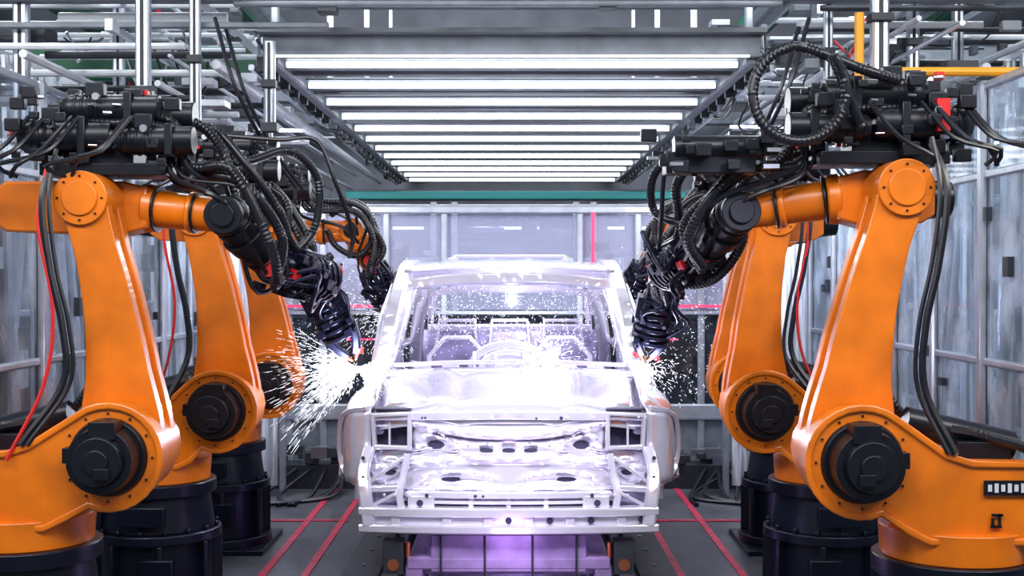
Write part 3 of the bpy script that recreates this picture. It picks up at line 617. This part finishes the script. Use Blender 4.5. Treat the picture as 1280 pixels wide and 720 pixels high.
# ------------------------------------------------------------------ room
def slab(name,c,sz,m):
    me=bpy.data.meshes.new(name); bm=bmesh.new(); bmesh.ops.create_cube(bm,size=1)
    for v in bm.verts: v.co=V((v.co.x*sz[0],v.co.y*sz[1],v.co.z*sz[2]))
    bm.to_mesh(me); bm.free(); o=bpy.data.objects.new(name,me); o.location=c; me.materials.append(m); bpy.context.scene.collection.objects.link(o); return o
fm=mat('factory_floor',(.11,.115,.135),.3,0,noise=.6,nscale=2.5,bump=.15,bscale=30)
slab('floor',(0,1.5,-.05),(12.4,22,.1),fm)
wl=mat('wall_paint',(.20,.22,.26),.6,noise=.4,nscale=1.5)
slab('wall_back',(0,12.6,3.3),(12.4,.2,6.6),wl); slab('wall_left',(-6.1,1.5,3.3),(.2,22,6.6),wl); slab('wall_right',(6.1,1.5,3.3),(.2,22,6.6),wl)
slab('ceiling',(0,1.5,6.65),(12.4,22,.1),M['beige'])
k=B('floor_marking',(0,0,0)); p=k.part('red_lines','redline')
for x in(-1.45,1.18,-1.75,1.62): k.box(p,(x,1.2,.004),(.055,7.4,.006))
for y in(2.95,.2): 
    k.box(p,(-2.0,y,.005),(1.2,.06,.006)); k.box(p,(1.75,y,.005),(1.1,.06,.006))
k.finish()
k=B('floor_track_covers',(0,0,0)); p=k.part('plates','dgrey',.006); q=k.part('bolts','steel'); ww=k.part('edge_rail','grey')
for s in(-1,1):
    k.box(p,(s*1.02+CX,1.2,.03),(.26,7.6,.06))
    for i in range(15): k.cyl(q,(s*1.02+CX,-2+i*.5,.06),(s*1.02+CX,-2+i*.5,.07),.015,k=8)
    k.box(ww,(s*.80+CX,1.2,.05),(.05,7.6,.1))
k.finish()
k=B('floor_cable_trunking',(0,0,0)); p=k.part('boxes','dgrey',.006); q=k.part('valves','steel'); z_=k.part('hoses','hose')
for s in(-1,1):
    k.box(p,(s*1.9,4.75,.12),(1.6,.3,.24))
    for i in range(26):
        x=s*rnd.uniform(1.1,2.7); k.box(rnd.choice((p,q)),(x,4.7+rnd.uniform(-.1,.2),.27+rnd.uniform(0,.1)),(rnd.uniform(.04,.2),.1,rnd.uniform(.05,.12)))
    for i in range(6): k.tube(z_,[V((s*rnd.uniform(1.6,2.6),3.6,.02)),V((s*rnd.uniform(1.6,2.4),4.0,.03)),V((s*rnd.uniform(1.4,2.4),4.6,.2))],.02,6)
k.finish()

# ------------------------------------------------------------------ lights
def area(n,loc,tgt,sx,sy,e,col):
    l=bpy.data.lights.new(n,'AREA'); l.shape='RECTANGLE'; l.size=sx; l.size_y=sy; l.energy=e; l.color=col
    o=bpy.data.objects.new(n,l); o.location=loc; o.rotation_euler=(V(tgt)-V(loc)).to_track_quat('-Z','Y').to_euler(); bpy.context.scene.collection.objects.link(o)
area('bay_light',(0,-6.0,5.6),(0,0,1.2),6,1.5,360,(.95,.97,1))
area('bay_light.001',(-4.2,-4.5,4.8),(-2,-1,1.6),2,1,125,(1,.97,.94)); area('bay_light.002',(4.2,-4.5,4.8),(2,-1,1.6),2,1,125,(1,.97,.94))
area('bay_light.003',(-4.6,3.5,5.6),(-3,3,1.5),1,7,520,(.88,.94,1)); area('bay_light.004',(4.6,3.5,5.6),(3,3,1.5),1,7,560,(.85,.92,1))
area('clutter_fill_light',(-3.2,-1.5,6.2),(-3,2.5,3.6),1.5,1,160,(.95,.97,1)); area('clutter_fill_light.001',(3.2,-1.5,6.2),(3,2.5,3.6),1.5,1,130,(.95,.97,1))  # added lamps, out of view, only to brighten the overhead clutter
area('rear_bay_light',(0,7,5.8),(0,9.5,2),5,2,340,(.88,.9,1))
area('canopy_light',(0,3.0,3.5),(0,2.4,0),2.8,4,120,(.92,.95,1))
area('station_light',(-2.3,3.6,3.2),(-2.0,5.4,1.4),1.2,.3,60,(.9,.93,1)); area('station_light.001',(2.3,3.6,3.2),(2.0,5.4,1.4),1.2,.3,60,(.9,.93,1))
def spot(n,loc,tgt,e,col,ang):
    l=bpy.data.lights.new(n,'SPOT'); l.energy=e; l.color=col; l.spot_size=math.radians(ang); l.spot_blend=.6; l.shadow_soft_size=.25
    o=bpy.data.objects.new(n,l); o.location=loc; o.rotation_euler=(V(tgt)-V(loc)).to_track_quat('-Z','Y').to_euler(); bpy.context.scene.collection.objects.link(o)
spot('body_fill_spot',(0,-3.6,3.9),(0,.1,1.15),640,(.86,.85,1),26)  # added spots that brighten the car front, not fixtures of the line
spot('body_fill_spot.001',(-1.6,-3.4,3.0),(0,0,.9),480,(.85,.83,1),22); spot('body_fill_spot.002',(1.6,-3.4,3.0),(0,0,.9),480,(.85,.83,1),22)
def pt(n,loc,e,col,r=.05):
    l=bpy.data.lights.new(n,'POINT'); l.energy=e; l.color=col; l.shadow_soft_size=r
    o=bpy.data.objects.new(n,l); o.location=loc; bpy.context.scene.collection.objects.link(o)
pt('arc_light',(-1.04,.50,1.5),26,(.8,.82,1)); pt('arc_light.001',(.92,.5,1.5),14,(.8,.82,1)); pt('arc_light.002',(0,1.9,1.8),28,(.85,.85,1)); pt('arc_light.003',(0,3.0,1.8),36,(.85,.85,1)); pt('arc_light.004',(.28,.84,1.62),9,(.85,.85,1))
pt('engine_bay_light',(0,.3,1.15),6,(.8,.75,1)); pt('underbody_light',(0,-.9,.50),6,(.70,.45,1),.15); pt('underbody_light.001',(0,.9,.22),12,(.65,.38,1),.1)
wd=bpy.data.worlds.new('World'); bpy.context.scene.world=wd; wd.use_nodes=True; wd.node_tree.nodes['Background'].inputs[0].default_value=(.58,.64,.76,1); wd.node_tree.nodes['Background'].inputs[1].default_value=.40
vs=bpy.context.scene.view_settings; vs.view_transform='Standard'
cam=bpy.data.cameras.new('camera'); cam.lens=45; cam.sensor_width=36; cam.clip_end=100
o=bpy.data.objects.new('camera',cam); o.location=(0,-8,2.1); o.rotation_euler=(math.radians(90-.54),0,0); bpy.context.scene.collection.objects.link(o); bpy.context.scene.camera=o
